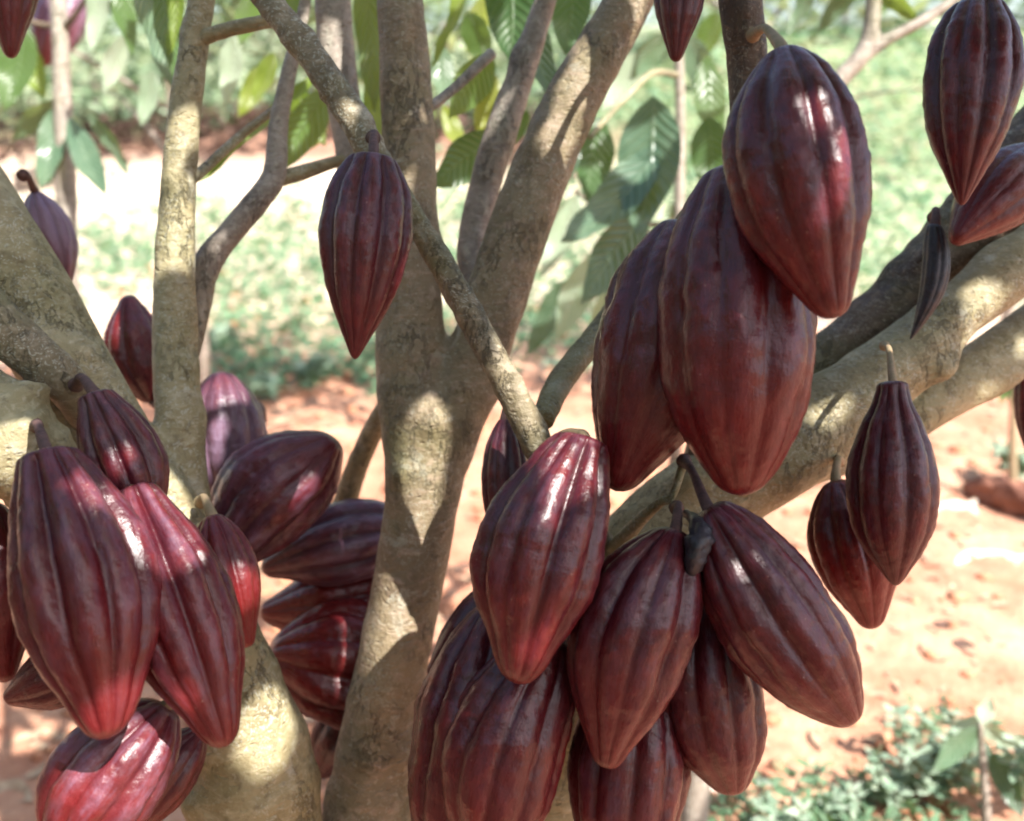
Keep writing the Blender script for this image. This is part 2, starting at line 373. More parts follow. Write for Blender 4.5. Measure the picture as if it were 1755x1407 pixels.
def pod(label, top, tip, wpx, kind='oval', bend=0.0, bdir=0.0, roll=0.0, ridge=1.0, red=0.5, bloom_sheen=0.3, attach=None, seed=1,
        seg=120, rings=84, lumpy=1.0, cat='cacao pod', group='cacao pods hanging on the trees', name='cacao_pod', mat='pod', nrib=5, srad=0.0047):
    A = P(*top); B = P(*tip); L = (B-A).length; d = (top[2]+tip[2])/2; Rm = wpx*d/F/2
    ax = (B-A)/L
    view = ((A+B)/2-CAM).normalized(); ux = (view-ax*view.dot(ax)).normalized()*-1; uy = ax.cross(ux)   # ux faces the camera
    rnd = random.Random(seed*31+7)
    jit = [rnd.uniform(-0.35, 0.35) for _ in range(nrib)]; amp = [rnd.uniform(0.45, 1.3) for _ in range(nrib)]
    v = []; al = []; rb = []; pv = []
    bd = uy*math.cos(R(bdir))+ux*math.sin(R(bdir))
    base = A
    tw = rnd.uniform(-0.12, 0.12)
    for i in range(rings+1):
        s_ = i/rings
        t = 0.5-0.5*math.cos(PI*s_)
        t = 0.55*t+0.45*s_
        rp = prof(kind, t)*Rm
        c = A+ax*(L*t)+bd*(bend*L*(math.sin(PI*t)))
        env = min(1, t/0.06)*min(1, (1-t)/0.05)
        for k in range(seg):
            a = 2*PI*k/seg; th = a+R(roll)+tw*t
            x = th/(2*PI)*nrib; ir = int(math.floor(x+0.5)) % nrib; ph = ((x+0.5) % 1-0.5)*2*PI+jit[ir]*0.8
            aph = abs(ph)/PI                              # 0 at the deep furrow, 1 at the shallow one
            lobe = (math.sin(PI*min(1, aph*0.96+0.02)))**0.62
            rel = (lobe+0.40*aph)/1.22*(0.72+0.28*amp[ir])
            am = 0.175*ridge*(1.45-0.75*t)
            q = c+(ux*math.cos(a)+uy*math.sin(a))*rp
            lump = 0.055*noise.noise(q*26+Vector((seed*3.1, 0, 0)))+0.020*noise.noise(q*80+Vector((0, seed, 0)))+0.013*noise.noise(q*190)*(0.5+rel)
            r = rp*(1+env*(am*(min(rel, 1.1)-0.97)+lump))
            v.append(c+(ux*math.cos(a)+uy*math.sin(a))*r-base)
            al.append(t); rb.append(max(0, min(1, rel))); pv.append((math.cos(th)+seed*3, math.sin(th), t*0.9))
    f = []
    for i in range(rings):
        for k in range(seg):
            a = i*seg+k; b = i*seg+(k+1) % seg
            f.append((a, b, b+seg, a+seg))
    me = mesh('husk', v, f)
    for nm, arr in (('along', al), ('rib', rb)):
        at = me.attributes.new(nm, 'FLOAT', 'POINT'); at.data.foreach_set('value', np.array(arr, dtype=np.float32))
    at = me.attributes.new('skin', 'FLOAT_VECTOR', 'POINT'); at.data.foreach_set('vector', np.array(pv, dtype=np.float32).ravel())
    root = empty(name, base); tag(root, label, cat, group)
    hk = link('husk', me, M[mat], root); hk['red'] = float(red); hk['bloom_sheen'] = float(bloom_sheen)
    # stalk
    if attach is None: E = A-ax*0.03+Vector((0, 0.012, 0.01))
    else: E = P(*attach)
    mid = (A+E)/2+Vector((0, 0, 0.006))-ax*0.004
    tb = Tubes()
    tb.add([(A+ax*0.012-base, srad*1.5), (A-base, srad*1.1), (mid-base, srad*.75), ((E*.85+mid*.15)-base, srad*1.1), (E-base, srad*1.45)], n=6, seg=14, lump=0.12, seed=seed)
    tb.build('stalk', M['stalk_d' if red < 0.3 or red < 0.75 and seed % 2 else 'stalk'], root)
    return root

# ------------------------------------------------------------------ the near trees (wood)
def tree(name, label, group=None, cat='cacao tree', loc=(0, 0, 0)):
    return tag(empty(name, loc), label, cat, group)

# the middle tree: trunk that forks
tm = tree('cacao_tree', 'middle cacao tree whose smooth trunk forks below the lone hanging pod', 'cacao trees in the grove')
t = Tubes()
t.add(px((560, 2900, 1.35, 260), (590, 2200, 1.15, 200), (610, 1700, 1.04, 180), (634, 1420, 1.0, 156), (650, 1250, 1.0, 132), (680, 1100, 1.0, 124), (706, 960, 1.0, 122), (726, 840, 1.0, 134), (728, 740, 1.0, 150), (706, 620, 1.0, 128), (702, 480, 1.0, 105), (702, 300, 1.0, 94), (694, 120, 1.0, 88), (684, -40, 1.0, 78), (670, -400, 1.05, 66), (640, -800, 1.1, 46)), seg=36, lump=0.06, knots=14, seed=1)
t.add(px((700, 980, 1.01, 80), (742, 800, 1.0, 118), (784, 690, 1.0, 118), (832, 570, 1.0, 104), (872, 440, 1.0, 106), (920, 310, 1.0, 104), (982, 170, 1.0, 96), (1040, 70, 1.0, 88), (1105, -50, 1.0, 78), (1260, -360, 1.02, 60), (1380, -800, 1.05, 40)), seg=36, lump=0.06, knots=10, seed=2)
t.build('trunk', M['bark_r'], tm, voxel=0.0042, smooth=5)
t = Tubes().add(px((716, 640, 1.04, 30), (690, 540, 1.06, 60), (640, 400, 1.07, 58), (602, 240, 1.08, 58), (578, 100, 1.08, 62), (570, -20, 1.08, 62), (560, -300, 1.1, 50), (520, -700, 1.15, 32)), seed=3, knots=6)
t.build('branch', M['bark_g'], tm)
t = Tubes().add(px((826, 560, 1.02, 36), (806, 440, 1.06, 46), (828, 330, 1.08, 54), (858, 230, 1.08, 56), (892, 130, 1.08, 48), (922, 40, 1.08, 40), (945, -40, 1.08, 36), (1000, -300, 1.1, 30)), seed=4, knots=6)
t.build('branch', M['bark_g'], tm)
t = Tubes().add(px((735, 185, 1.02, 18), (780, 150, 1.06, 17), (842, 92, 1.1, 20)), seed=5, seg=16)
t.build('branch', M['bark_g'], tm)
t = Tubes().add(px((700, 640, 1.04, 34), (644, 730, 1.10, 36), (608, 810, 1.14, 38), (580, 900, 1.18, 44), (540, 1020, 1.2, 48)), seed=6, seg=18)
t.build('branch', M['bark_y'], tm)

# the right tree: leaning limbs
trr = tree('cacao_tree', 'right cacao tree of thick olive limbs leaning up to the right', 'cacao trees in the grove')
t = Tubes()
t.add(px((860, 2900, 1.3, 300), (880, 2100, 1.1, 230), (900, 1600, 1.0, 200), (950, 1350, .97, 185), (1010, 1130, .96, 175), (1110, 945, .95, 172), (1250, 825, .95, 166), (1380, 745, .95, 158), (1500, 655, .95, 132), (1620, 550, .96, 100), (1740, 458, .97, 100), (1880, 360, 1.0, 105), (2150, 140, 1.02, 95), (2400, -200, 1.05, 70)), seg=36, lump=0.07, knots=16, seed=11)
t.add(px((1330, 820, .99, 60), (1460, 762, 1.0, 88), (1610, 678, 1.02, 94), (1760, 580, 1.04, 100), (1900, 480, 1.06, 100), (2200, 300, 1.1, 90)), seg=32, lump=0.06, knots=8, seed=12)
t.build('trunk', M['bark_y'], trr, voxel=0.0045, smooth=4)
t = Tubes().add(px((1190, 860, .99, 60), (1290, 745, 1.0, 92), (1390, 645, 1.01, 96), (1500, 552, 1.02, 98), (1600, 452, 1.03, 110), (1700, 345, 1.03, 130), (1810, 215, 1.04, 130), (1960, 60, 1.05, 110), (2100, -300, 1.08, 80)), seg=32, lump=0.09, knots=14, seed=13)
t.build('branch', M['bark_d'], trr, voxel=0.0045, smooth=2)
t = Tubes().add(px((1175, 880, .97, 60), (1225, 700, .93, 64), (1262, 480, .88, 66), (1282, 280, .86, 64), (1281, 120, .85, 68), (1268, -20, .84, 74), (1250, -300, .84, 60), (1200, -700, .9, 40)), seed=14, knots=8)
t.build('branch', M['bark_d'], trr)
# the thin branch that crosses in front
t = Tubes().add(px((1040, 960, .93, 60), (990, 880, .86, 58), (928, 775, .81, 54), (862, 645, .81, 50), (795, 520, .82, 50), (722, 395, .83, 42), (655, 285, .84, 46), (605, 200, .85, 54), (540, 105, .86, 50), (480, 28, .87, 48), (430, -40, .88, 46), (250, -300, .9, 38), (100, -600, .95, 26)), seed=15, knots=22, lump=0.12)
t.build('branch', M['bark'], trr)
t = Tubes().add(px((930, 720, .86, 40), (960, 655, .90, 46), (1010, 590, .93, 42), (1060, 520, .97, 36), (1120, 440, 1.0, 30)), seed=16)
t.build('branch', M['bark_y'], trr)
t = Tubes().add(px((1040, 960, .90, 40), (1090, 900, .86, 24), (1130, 862, .83, 17), (1152, 850, .82, 14), (1172, 790, .82, 15)), seed=17, seg=14)
t.build('branch', M['bark_y'], trr)

# the left tree
tl = tree('cacao_tree', 'left cacao tree with one thick limb leaning in from the left edge', 'cacao trees in the grove')
t = Tubes()
t.add(px((470, 2900, 1.25, 330), (450, 2000, 1.05, 250), (445, 1600, .95, 240), (440, 1400, .93, 222), (428, 1280, .92, 200), (392, 1150, .91, 156), (338, 1020, .90, 136), (268, 880, .90, 132), (193, 760, .90, 142), (113, 630, .90, 154), (42, 505, .90, 160), (-28, 400, .90, 164), (-115, 270, .92, 165), (-250, 60, .95, 150), (-500, -300, 1.0, 110)), seg=36, lump=0.06, knots=12, seed=21)
t.add(px((378, 1120, .95, 60), (346, 980, .94, 76), (324, 860, .94, 74), (306, 720, .94, 78), (300, 580, .95, 76), (300, 440, .95, 66), (306, 320, .95, 60), (318, 180, .95, 55), (336, 60, .95, 48), (350, -30, .95, 44), (380, -300, .97, 38), (400, -700, 1.0, 26)), seg=32, lump=0.06, knots=10, seed=22)
t.build('trunk', M['bark_y'], tl, voxel=0.0045, smooth=5)
t = Tubes().add(px((318, 640, .97, 30), (338, 540, .98, 40), (352, 460, .99, 48), (392, 402, 1.0, 42), (440, 345, 1.01, 42), (470, 298, 1.02, 40), (478, 210, 1.03, 32), (496, 120, 1.04, 26), (520, 20, 1.05, 20), (530, -60, 1.05, 16)), seed=23, knots=5)
t.build('branch', M['bark_g'], tl)
t = Tubes().add(px((462, 312, 1.02, 26), (510, 298, 1.04, 26), (580, 276, 1.06, 20), (640, 262, 1.1, 16)), seed=24, seg=16)
t.build('branch', M['bark_y'], tl)
t = Tubes().add(px((335, 70, .95, 26), (375, 55, .94, 25), (430, 42, .93, 24), (466, 36, .93, 22)), seed=25, seg=16)
t.build('branch', M['bark_y'], tl)
t = Tubes().add(px((312, 320, .96, 20), (352, 288, 1.0, 18), (410, 235, 1.04, 16), (480, 180, 1.08, 12)), seed=26, seg=14)
t.build('branch', M['bark_y'], tl)
t = Tubes().add(px((205, 790, .90, 60), (150, 700, .86, 68), (95, 640, .83, 74), (30, 585, .82, 82), (-60, 500, .82, 84), (-200, 380, .85, 80)), seed=27, knots=6)
t.build('branch', M['bark'], tl)
t = Tubes().add(px((250, 960, .92, 60), (150, 880, .86, 100), (66, 806, .80, 150), (10, 755, .79, 178), (-60, 690, .79, 165), (-200, 600, .8, 160), (-400, 480, .85, 150)), seed=28, knots=12, lump=0.1, seg=36)
t.build('branch', M['bark_y'], tl)

# ------------------------------------------------------------------ pods
# in the middle and on the right
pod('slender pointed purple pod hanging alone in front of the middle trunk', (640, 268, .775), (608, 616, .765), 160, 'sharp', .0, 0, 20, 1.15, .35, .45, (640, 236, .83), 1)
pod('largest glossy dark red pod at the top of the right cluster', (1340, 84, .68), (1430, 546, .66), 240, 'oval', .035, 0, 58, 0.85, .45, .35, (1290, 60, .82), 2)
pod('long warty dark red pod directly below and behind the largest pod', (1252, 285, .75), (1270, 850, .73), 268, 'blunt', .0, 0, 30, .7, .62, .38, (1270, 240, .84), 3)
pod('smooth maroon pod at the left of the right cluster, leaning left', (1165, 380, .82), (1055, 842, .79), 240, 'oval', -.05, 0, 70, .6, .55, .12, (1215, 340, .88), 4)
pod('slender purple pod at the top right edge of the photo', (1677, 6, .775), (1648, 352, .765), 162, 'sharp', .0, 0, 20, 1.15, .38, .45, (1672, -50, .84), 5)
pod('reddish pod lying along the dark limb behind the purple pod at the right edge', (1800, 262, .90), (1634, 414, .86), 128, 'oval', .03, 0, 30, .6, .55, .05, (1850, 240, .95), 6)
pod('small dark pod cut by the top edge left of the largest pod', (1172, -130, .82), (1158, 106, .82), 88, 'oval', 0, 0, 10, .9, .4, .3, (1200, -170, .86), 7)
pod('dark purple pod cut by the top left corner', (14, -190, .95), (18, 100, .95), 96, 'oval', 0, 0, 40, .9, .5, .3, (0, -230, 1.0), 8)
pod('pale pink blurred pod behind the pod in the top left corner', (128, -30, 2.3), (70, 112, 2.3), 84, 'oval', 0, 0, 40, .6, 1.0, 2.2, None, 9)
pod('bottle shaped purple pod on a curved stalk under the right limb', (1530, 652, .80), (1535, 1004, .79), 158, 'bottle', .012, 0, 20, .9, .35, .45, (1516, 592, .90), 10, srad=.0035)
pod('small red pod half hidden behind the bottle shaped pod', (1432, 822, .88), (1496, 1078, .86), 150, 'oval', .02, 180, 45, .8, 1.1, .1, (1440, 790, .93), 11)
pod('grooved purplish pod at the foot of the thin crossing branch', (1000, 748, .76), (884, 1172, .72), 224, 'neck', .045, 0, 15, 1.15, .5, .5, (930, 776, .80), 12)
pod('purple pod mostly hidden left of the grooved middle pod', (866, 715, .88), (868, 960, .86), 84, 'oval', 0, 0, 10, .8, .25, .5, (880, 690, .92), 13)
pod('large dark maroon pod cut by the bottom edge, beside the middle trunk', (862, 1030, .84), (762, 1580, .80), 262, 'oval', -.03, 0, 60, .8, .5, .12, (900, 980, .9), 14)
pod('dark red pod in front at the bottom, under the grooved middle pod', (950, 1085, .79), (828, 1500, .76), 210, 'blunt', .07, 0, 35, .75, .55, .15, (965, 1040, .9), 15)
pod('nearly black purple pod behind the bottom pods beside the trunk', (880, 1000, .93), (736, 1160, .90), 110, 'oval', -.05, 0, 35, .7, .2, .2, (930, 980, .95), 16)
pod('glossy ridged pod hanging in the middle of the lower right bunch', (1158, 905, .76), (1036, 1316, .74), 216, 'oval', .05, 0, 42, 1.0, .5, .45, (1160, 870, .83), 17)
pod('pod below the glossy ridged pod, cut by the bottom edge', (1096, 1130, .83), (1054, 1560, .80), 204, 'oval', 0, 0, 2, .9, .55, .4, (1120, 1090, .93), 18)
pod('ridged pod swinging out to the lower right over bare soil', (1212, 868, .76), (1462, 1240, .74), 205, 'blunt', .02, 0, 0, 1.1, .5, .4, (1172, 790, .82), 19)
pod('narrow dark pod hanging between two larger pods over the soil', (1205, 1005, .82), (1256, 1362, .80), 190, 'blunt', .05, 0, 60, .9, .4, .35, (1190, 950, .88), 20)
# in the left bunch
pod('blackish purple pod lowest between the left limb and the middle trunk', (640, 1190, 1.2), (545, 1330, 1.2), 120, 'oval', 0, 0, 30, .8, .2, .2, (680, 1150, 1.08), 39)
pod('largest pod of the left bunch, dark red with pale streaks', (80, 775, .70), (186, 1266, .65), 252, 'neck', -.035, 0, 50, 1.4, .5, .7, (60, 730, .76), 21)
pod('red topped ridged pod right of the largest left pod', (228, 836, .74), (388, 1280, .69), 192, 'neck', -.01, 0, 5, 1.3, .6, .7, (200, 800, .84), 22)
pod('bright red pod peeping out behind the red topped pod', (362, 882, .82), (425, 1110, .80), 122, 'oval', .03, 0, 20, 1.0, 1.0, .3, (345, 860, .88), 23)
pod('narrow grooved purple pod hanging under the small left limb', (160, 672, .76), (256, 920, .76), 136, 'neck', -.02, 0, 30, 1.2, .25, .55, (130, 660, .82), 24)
pod('pinkish red sunlit pod at the bottom left corner', (286, 1208, .74), (92, 1470, .70), 200, 'blunt', .03, 0, 25, .9, 1.0, 1.15, (330, 1190, .86), 25)  # raised bloom also paints the pink of its sunlit skin
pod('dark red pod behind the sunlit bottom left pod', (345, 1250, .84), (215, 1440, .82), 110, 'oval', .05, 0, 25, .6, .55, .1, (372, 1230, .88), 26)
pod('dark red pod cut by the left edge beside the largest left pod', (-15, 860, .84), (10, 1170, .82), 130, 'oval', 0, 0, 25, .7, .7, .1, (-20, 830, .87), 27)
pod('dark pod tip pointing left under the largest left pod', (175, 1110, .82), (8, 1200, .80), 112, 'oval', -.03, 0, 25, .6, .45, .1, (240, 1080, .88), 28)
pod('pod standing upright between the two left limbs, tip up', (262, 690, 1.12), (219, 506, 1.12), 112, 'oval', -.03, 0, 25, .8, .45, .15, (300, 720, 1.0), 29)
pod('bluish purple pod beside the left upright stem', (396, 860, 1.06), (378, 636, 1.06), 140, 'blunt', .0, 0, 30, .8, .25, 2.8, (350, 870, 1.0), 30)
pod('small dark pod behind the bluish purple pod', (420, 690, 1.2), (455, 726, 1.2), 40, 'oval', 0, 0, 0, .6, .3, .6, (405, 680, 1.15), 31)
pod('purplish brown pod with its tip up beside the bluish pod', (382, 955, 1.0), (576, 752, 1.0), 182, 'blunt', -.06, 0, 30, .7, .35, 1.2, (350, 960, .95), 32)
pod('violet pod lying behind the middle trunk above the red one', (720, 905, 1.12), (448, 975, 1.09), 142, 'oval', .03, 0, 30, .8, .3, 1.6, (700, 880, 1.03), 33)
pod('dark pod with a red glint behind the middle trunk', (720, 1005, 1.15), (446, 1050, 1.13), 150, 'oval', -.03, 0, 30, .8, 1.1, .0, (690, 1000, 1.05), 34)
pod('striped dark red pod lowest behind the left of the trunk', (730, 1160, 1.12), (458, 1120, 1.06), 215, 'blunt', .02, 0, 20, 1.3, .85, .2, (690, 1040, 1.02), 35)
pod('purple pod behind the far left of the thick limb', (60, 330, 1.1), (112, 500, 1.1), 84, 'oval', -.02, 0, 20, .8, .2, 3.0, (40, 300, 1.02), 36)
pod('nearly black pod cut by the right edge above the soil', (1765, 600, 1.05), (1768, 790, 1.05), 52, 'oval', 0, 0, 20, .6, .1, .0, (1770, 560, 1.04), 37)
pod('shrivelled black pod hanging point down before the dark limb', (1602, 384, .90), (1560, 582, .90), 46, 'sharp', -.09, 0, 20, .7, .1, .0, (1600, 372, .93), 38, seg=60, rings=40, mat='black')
t = Tubes().add(px((1176, 880, .80, 12), (1194, 896, .755, 26), (1200, 925, .735, 40), (1192, 958, .73, 36), (1180, 990, .735, 8)), lump=.35, seg=24, knots=6, seed=9)
o = t.build('withered_flower', M['black']); tag(o, 'black withered flower clump where two lower right pods meet', 'withered flower')

# ------------------------------------------------------------------ crowns above the picture (they shade the pods)
# spots on wood and pods that the photo shows in direct sun: the leaves leave a gap towards the sun there
LIT = [((258, 872, .70), .036), ((285, 915, .70), .034), ((130, 872, .68), .010), ((225, 1315, .70), .032), ((140, 1375, .70), .03),
       ((226, 755, .86), .03), ((265, 815, .86), .03), ((300, 872, .86), .026), ((468, 1230, .88), .03), ((450, 1290, .88), .024), ((20, 750, .74), .02),
       ((735, 725, .95), .026), ((735, 800, .95), .022), ((718, 880, .95), .026), ((700, 980, .95), .02), ((690, 1090, .95), .024), ((680, 1190, .95), .024),
       ((1000, 140, .97), .018), ((955, 225, .97), .018), ((594, 190, .82), .014), ((690, 330, .97), .01),
       ((312, 220, .93), .02), ((300, 390, .93), .028),
       ((1466, 240, .62), .010), ((1430, 690, .90), .012), ((870, 1158, .73), .010),
       ((425, 985, .78), .016), ((375, 650, 1.02), .016), ((1690, 500, .93), .016),
       ((1320, 935, .70), .006), ((930, 900, .70), .006),
       ((1285, 520, .68), .006), ((1385, 190, .63), .005), ((215, 760, .72), .006), ((540, 800, .93), .012), ((370, 740, 1.0), .014)]
LIT = [(P(*a), r) for a, r in LIT]
def crown(parent, n, x0, x1, y0, y1, z0, z1, seed, mat='leaf', l0=.12, l1=.27, L=None):
    rnd = random.Random(seed); L = L or Leaves(); k = 0
    tries = 0
    while k < n and tries < n*25:
        tries += 1
        b = Vector((rnd.uniform(x0, x1), rnd.uniform(y0, y1), rnd.uniform(z0, z1)))
        d = rand_dir(rnd, 0.5); ln = rnd.uniform(l0, l1); e = b+d*ln
        bad = False
        for p, r in LIT:
            for s in (0, .2, .4, .6, .8, 1):
                q = b.lerp(e, s)-p; dist = (q-SUN*q.dot(SUN)).length
                if dist < r*0.8+ln*0.17*math.sin(PI*(0.1+s*0.8)): bad = True; break
            if bad: break
        if bad: continue
        for q in (b, e):
            r = q-CAM; dz = r.dot(FWD)
            if dz > 0.02:
                py = 703.5-F*r.dot(UP)/dz; pxx = 877.5+F*r.x/dz
                if py > -120 and -200 < pxx < 1950: bad = True
        if bad: continue
        L.add(b, e, Vector((rnd.gauss(0, 1), rnd.gauss(0, 1), rnd.gauss(0, .3))), ln*.36, tint=rnd.random(), nl=5, nc=1); k += 1
    return L
def fits(b, e, ln):
    for p, r in LIT:
        for u in (0, .2, .4, .6, .8, 1):
            q = b.lerp(e, u)-p
            if (q-SUN*q.dot(SUN)).length < r*0.8+ln*0.17*math.sin(PI*(0.1+u*0.8)): return False
    return True
LL = [crown(tl, 90, -.5, .45, -.1, 1.2, 2.15, 2.6, 1), crown(tm, 170, .15, 1.0, -.30, 1.2, 2.1, 2.6, 2), crown(trr, 200, .80, 1.6, -.35, 1.2, 2.1, 2.6, 3)]
rnd = random.Random(99)
for dd, st in ((.64, 46), (.74, 52), (.92, 44)):          # small leaves added along the sun rays to shade the near pods and wood
    for gx in range(-60, 1830, st):
        for gy in range(-60, 1500, st):
            p = P(gx+rnd.uniform(-.5, .5)*st, gy+rnd.uniform(-.5, .5)*st, dd)
            for _ in range(10):
                c = p+SUN*((rnd.uniform(2.05, 2.5)-p.z)/SUN.z); ln = rnd.uniform(.06, .12); d = rand_dir(rnd, .1)
                b, e = c-d*ln*.5, c+d*ln*.5
                if fits(b, e, ln):
                    LL[0 if c.x < .42 else 1 if c.x < .95 else 2].add(b, e, SUN.cross(d)+Vector((rnd.gauss(0, .4), rnd.gauss(0, .4), rnd.gauss(0, .3))), ln*.4, tint=rnd.random(), nl=4, nc=1)
                    break
for L, tr_ in zip(LL, (tl, tm, trr)): L.build('crown', M['leaf'], tr_)

# ------------------------------------------------------------------ saplings just behind, with their big hanging leaves
def stem_to_ground(pts, dx=0.0):
    p, r = pts[-1]; g = Vector((p.x+dx, p.y, terrain(p.x+dx, p.y)-.02))
    return pts+[(p.lerp(g, .5)+Vector((.01, 0, 0)), r*1.15), (g, r*1.4)]
def leafset(parent, specs):
    for b, tp, w_, mat, kw in specs:
        L = Leaves(); L.pix(b, tp, w_, nl=14, nc=4, **kw); L.build('leaf', M[mat], parent)

s1 = tree('cacao_sapling', 'thin grey sapling stem at the upper left with drooping bluish leaves', 'young cacao saplings behind', 'sapling')
t = Tubes().add(stem_to_ground(px((92, -200, 2.1, 20), (98, -20, 2.1, 26), (104, 80, 2.1, 28), (108, 200, 2.1, 32), (114, 340, 2.1, 34), (118, 500, 2.1, 38))), seed=31, seg=16)
t.build('trunk', M['bark_g'], s1)
Tubes().add(px((106, 52, 2.1, 12), (125, 30, 2.08, 10), (160, -20, 2.05, 9)), seg=10, seed=32).build('branch', M['bark_d'], s1)
Tubes().add(px((102, 46, 2.1, 12), (70, 42, 2.1, 10), (45, 34, 2.1, 8)), seg=10, seed=33).build('branch', M['bark_d'], s1)
leafset(s1, [((40, 40, 2.0), (5, 185, 1.95), 74, 'leaf', dict(roll=25, tint=.45)),
             ((120, 200, 2.05), (182, 330, 1.95), 52, 'leaf_b', dict(roll=-15, tint=.3)),
             ((150, 195, 2.1), (214, 300, 2.05), 34, 'leaf_b', dict(roll=40, tint=.8)),
             ((98, 180, 2.1), (66, 318, 2.0), 54, 'leaf_b', dict(roll=20, tint=.6)),
             ((104, 170, 2.2), (20, 250, 2.2), 54, 'leaf_b', dict(roll=-40, tint=.9)),
             ((90, 230, 2.2), (84, 320, 2.2), 24, 'leaf', dict(roll=10, tint=.1)),
             ((30, 60, 2.2), (75, 170, 2.2), 50, 'leaf_y', dict(roll=10, tint=.1))])
leafset(tl, [((238, -60, 1.35), (292, 150, 1.3), 64, 'leaf_b', dict(roll=28, tint=.9, sag=.05)),
             ((205, -80, 1.5), (232, 95, 1.45), 46, 'leaf', dict(roll=-20, tint=.5)),
             ((275, -60, 1.25), (306, 152, 1.2), 52, 'leaf', dict(roll=-25, tint=.35, sag=.05)),
             ((545, 120, 1.3), (338, 306, 1.2), 34, 'leaf_y', dict(roll=55, tint=.1, sag=.03)),
             ((570, 150, 1.35), (476, 300, 1.3), 74, 'leaf', dict(roll=-20, tint=.75)),
             ((500, 150, 1.4), (555, 250, 1.4), 56, 'leaf_y', dict(roll=20, tint=.1)),
             ((470, 90, 1.6), (430, 175, 1.6), 44, 'leaf_y', dict(roll=35, tint=.2)),
             ((300, -60, 1.2), (282, 90, 1.15), 38, 'leaf_y', dict(roll=35, tint=.1)),
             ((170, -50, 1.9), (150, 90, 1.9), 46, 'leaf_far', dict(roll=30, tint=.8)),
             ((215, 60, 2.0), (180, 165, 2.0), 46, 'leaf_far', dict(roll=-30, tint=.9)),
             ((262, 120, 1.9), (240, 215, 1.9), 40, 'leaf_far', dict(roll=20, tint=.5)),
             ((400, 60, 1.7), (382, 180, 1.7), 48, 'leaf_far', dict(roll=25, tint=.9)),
             ((440, -20, 1.6), (412, 80, 1.6), 50, 'leaf', dict(roll=-25, tint=.9)),
             ((455, 110, 1.8), (408, 200, 1.8), 44, 'leaf_y', dict(roll=10, tint=.3)),
             ((560, 210, 1.5), (500, 262, 1.5), 40, 'leaf_y', dict(roll=20, tint=.5))])
leafset(tm, [((628, -60, 1.25), (640, 190, 1.2), 62, 'leaf', dict(roll=20, tint=.8, sag=.03)),
             ((640, 100, 1.3), (646, 262, 1.25), 40, 'leaf_y', dict(roll=-10, tint=.2)),
             ((520, -60, 1.3), (500, 60, 1.3), 60, 'leaf', dict(roll=-30, tint=.6)),
             ((808, -60, 1.4), (738, 110, 1.35), 34, 'leaf_y', dict(roll=40, tint=.2, sag=.05)),
             ((870, -90, 1.3), (872, 100, 1.25), 104, 'leaf', dict(roll=15, tint=.1)),
             ((900, -20, 1.35), (962, 190, 1.3), 60, 'leaf_b', dict(roll=-25, tint=.3)),
             ((985, -60, 1.4), (968, 90, 1.35), 80, 'leaf', dict(roll=10, tint=.15)),
             ((845, 95, 1.3), (772, 205, 1.3), 82, 'leaf', dict(roll=-30, tint=.95)),
             ((850, 130, 1.35), (815, 230, 1.35), 50, 'leaf_y', dict(roll=15, tint=.7)),
             ((856, 235, 1.3), (742, 322, 1.25), 92, 'leaf', dict(roll=-25, tint=.2)),
             ((752, 70, 1.5), (770, 180, 1.5), 50, 'leaf_b', dict(roll=-25, tint=.8)),
             ((800, 20, 1.6), (836, 120, 1.6), 60, 'leaf', dict(roll=20, tint=.5)),
             ((905, 190, 1.5), (842, 262, 1.5), 52, 'leaf', dict(roll=30, tint=.4)),
             ((1010, 60, 1.6), (952, 150, 1.6), 60, 'leaf_b', dict(roll=-30, tint=.5)),
             ((760, 180, 1.55), (800, 262, 1.55), 40, 'leaf_y', dict(roll=-30, tint=.4)),
             ((790, 250, 1.9), (760, 345, 1.9), 44, 'leaf_far', dict(roll=20, tint=.8)),
             ((840, -10, 1.8), (800, 90, 1.8), 50, 'leaf_y', dict(roll=-20, tint=.5)),
             ((1050, 20, 1.8), (1010, 130, 1.8), 50, 'leaf_far', dict(roll=20, tint=.7)),
             ((990, 240, 1.6), (940, 330, 1.6), 50, 'leaf_b', dict(roll=10, tint=.6))])
s2 = tree('cacao_sapling', 'pale upright sapling stem right of centre with big drooping grey green leaves', 'young cacao saplings behind', 'sapling')
t = Tubes().add(stem_to_ground(px((1162, -160, 1.9, 14), (1163, 60, 1.9, 16), (1166, 200, 1.9, 17), (1164, 380, 1.9, 18), (1162, 600, 1.9, 20))), seed=35, seg=14)
t.build('trunk', M['bark_g'], s2)
Tubes().add(px((1163, 130, 1.9, 12), (1120, 125, 1.85, 11), (1080, 160, 1.75, 10), (1010, 235, 1.6, 8)), seg=10, seed=36).build('branch', M['bark_y'], s2)
Tubes().add(px((1164, 378, 1.9, 10), (1130, 384, 1.8, 9), (1085, 382, 1.7, 7)), seg=10, seed=37).build('branch', M['bark_d'], s2)
Tubes().add(px((1164, 420, 1.9, 11), (1100, 395, 1.9, 9), (1040, 370, 1.9, 8), (985, 325, 1.9, 6)), seg=10, seed=38).build('branch', M['bark_d'], s2)
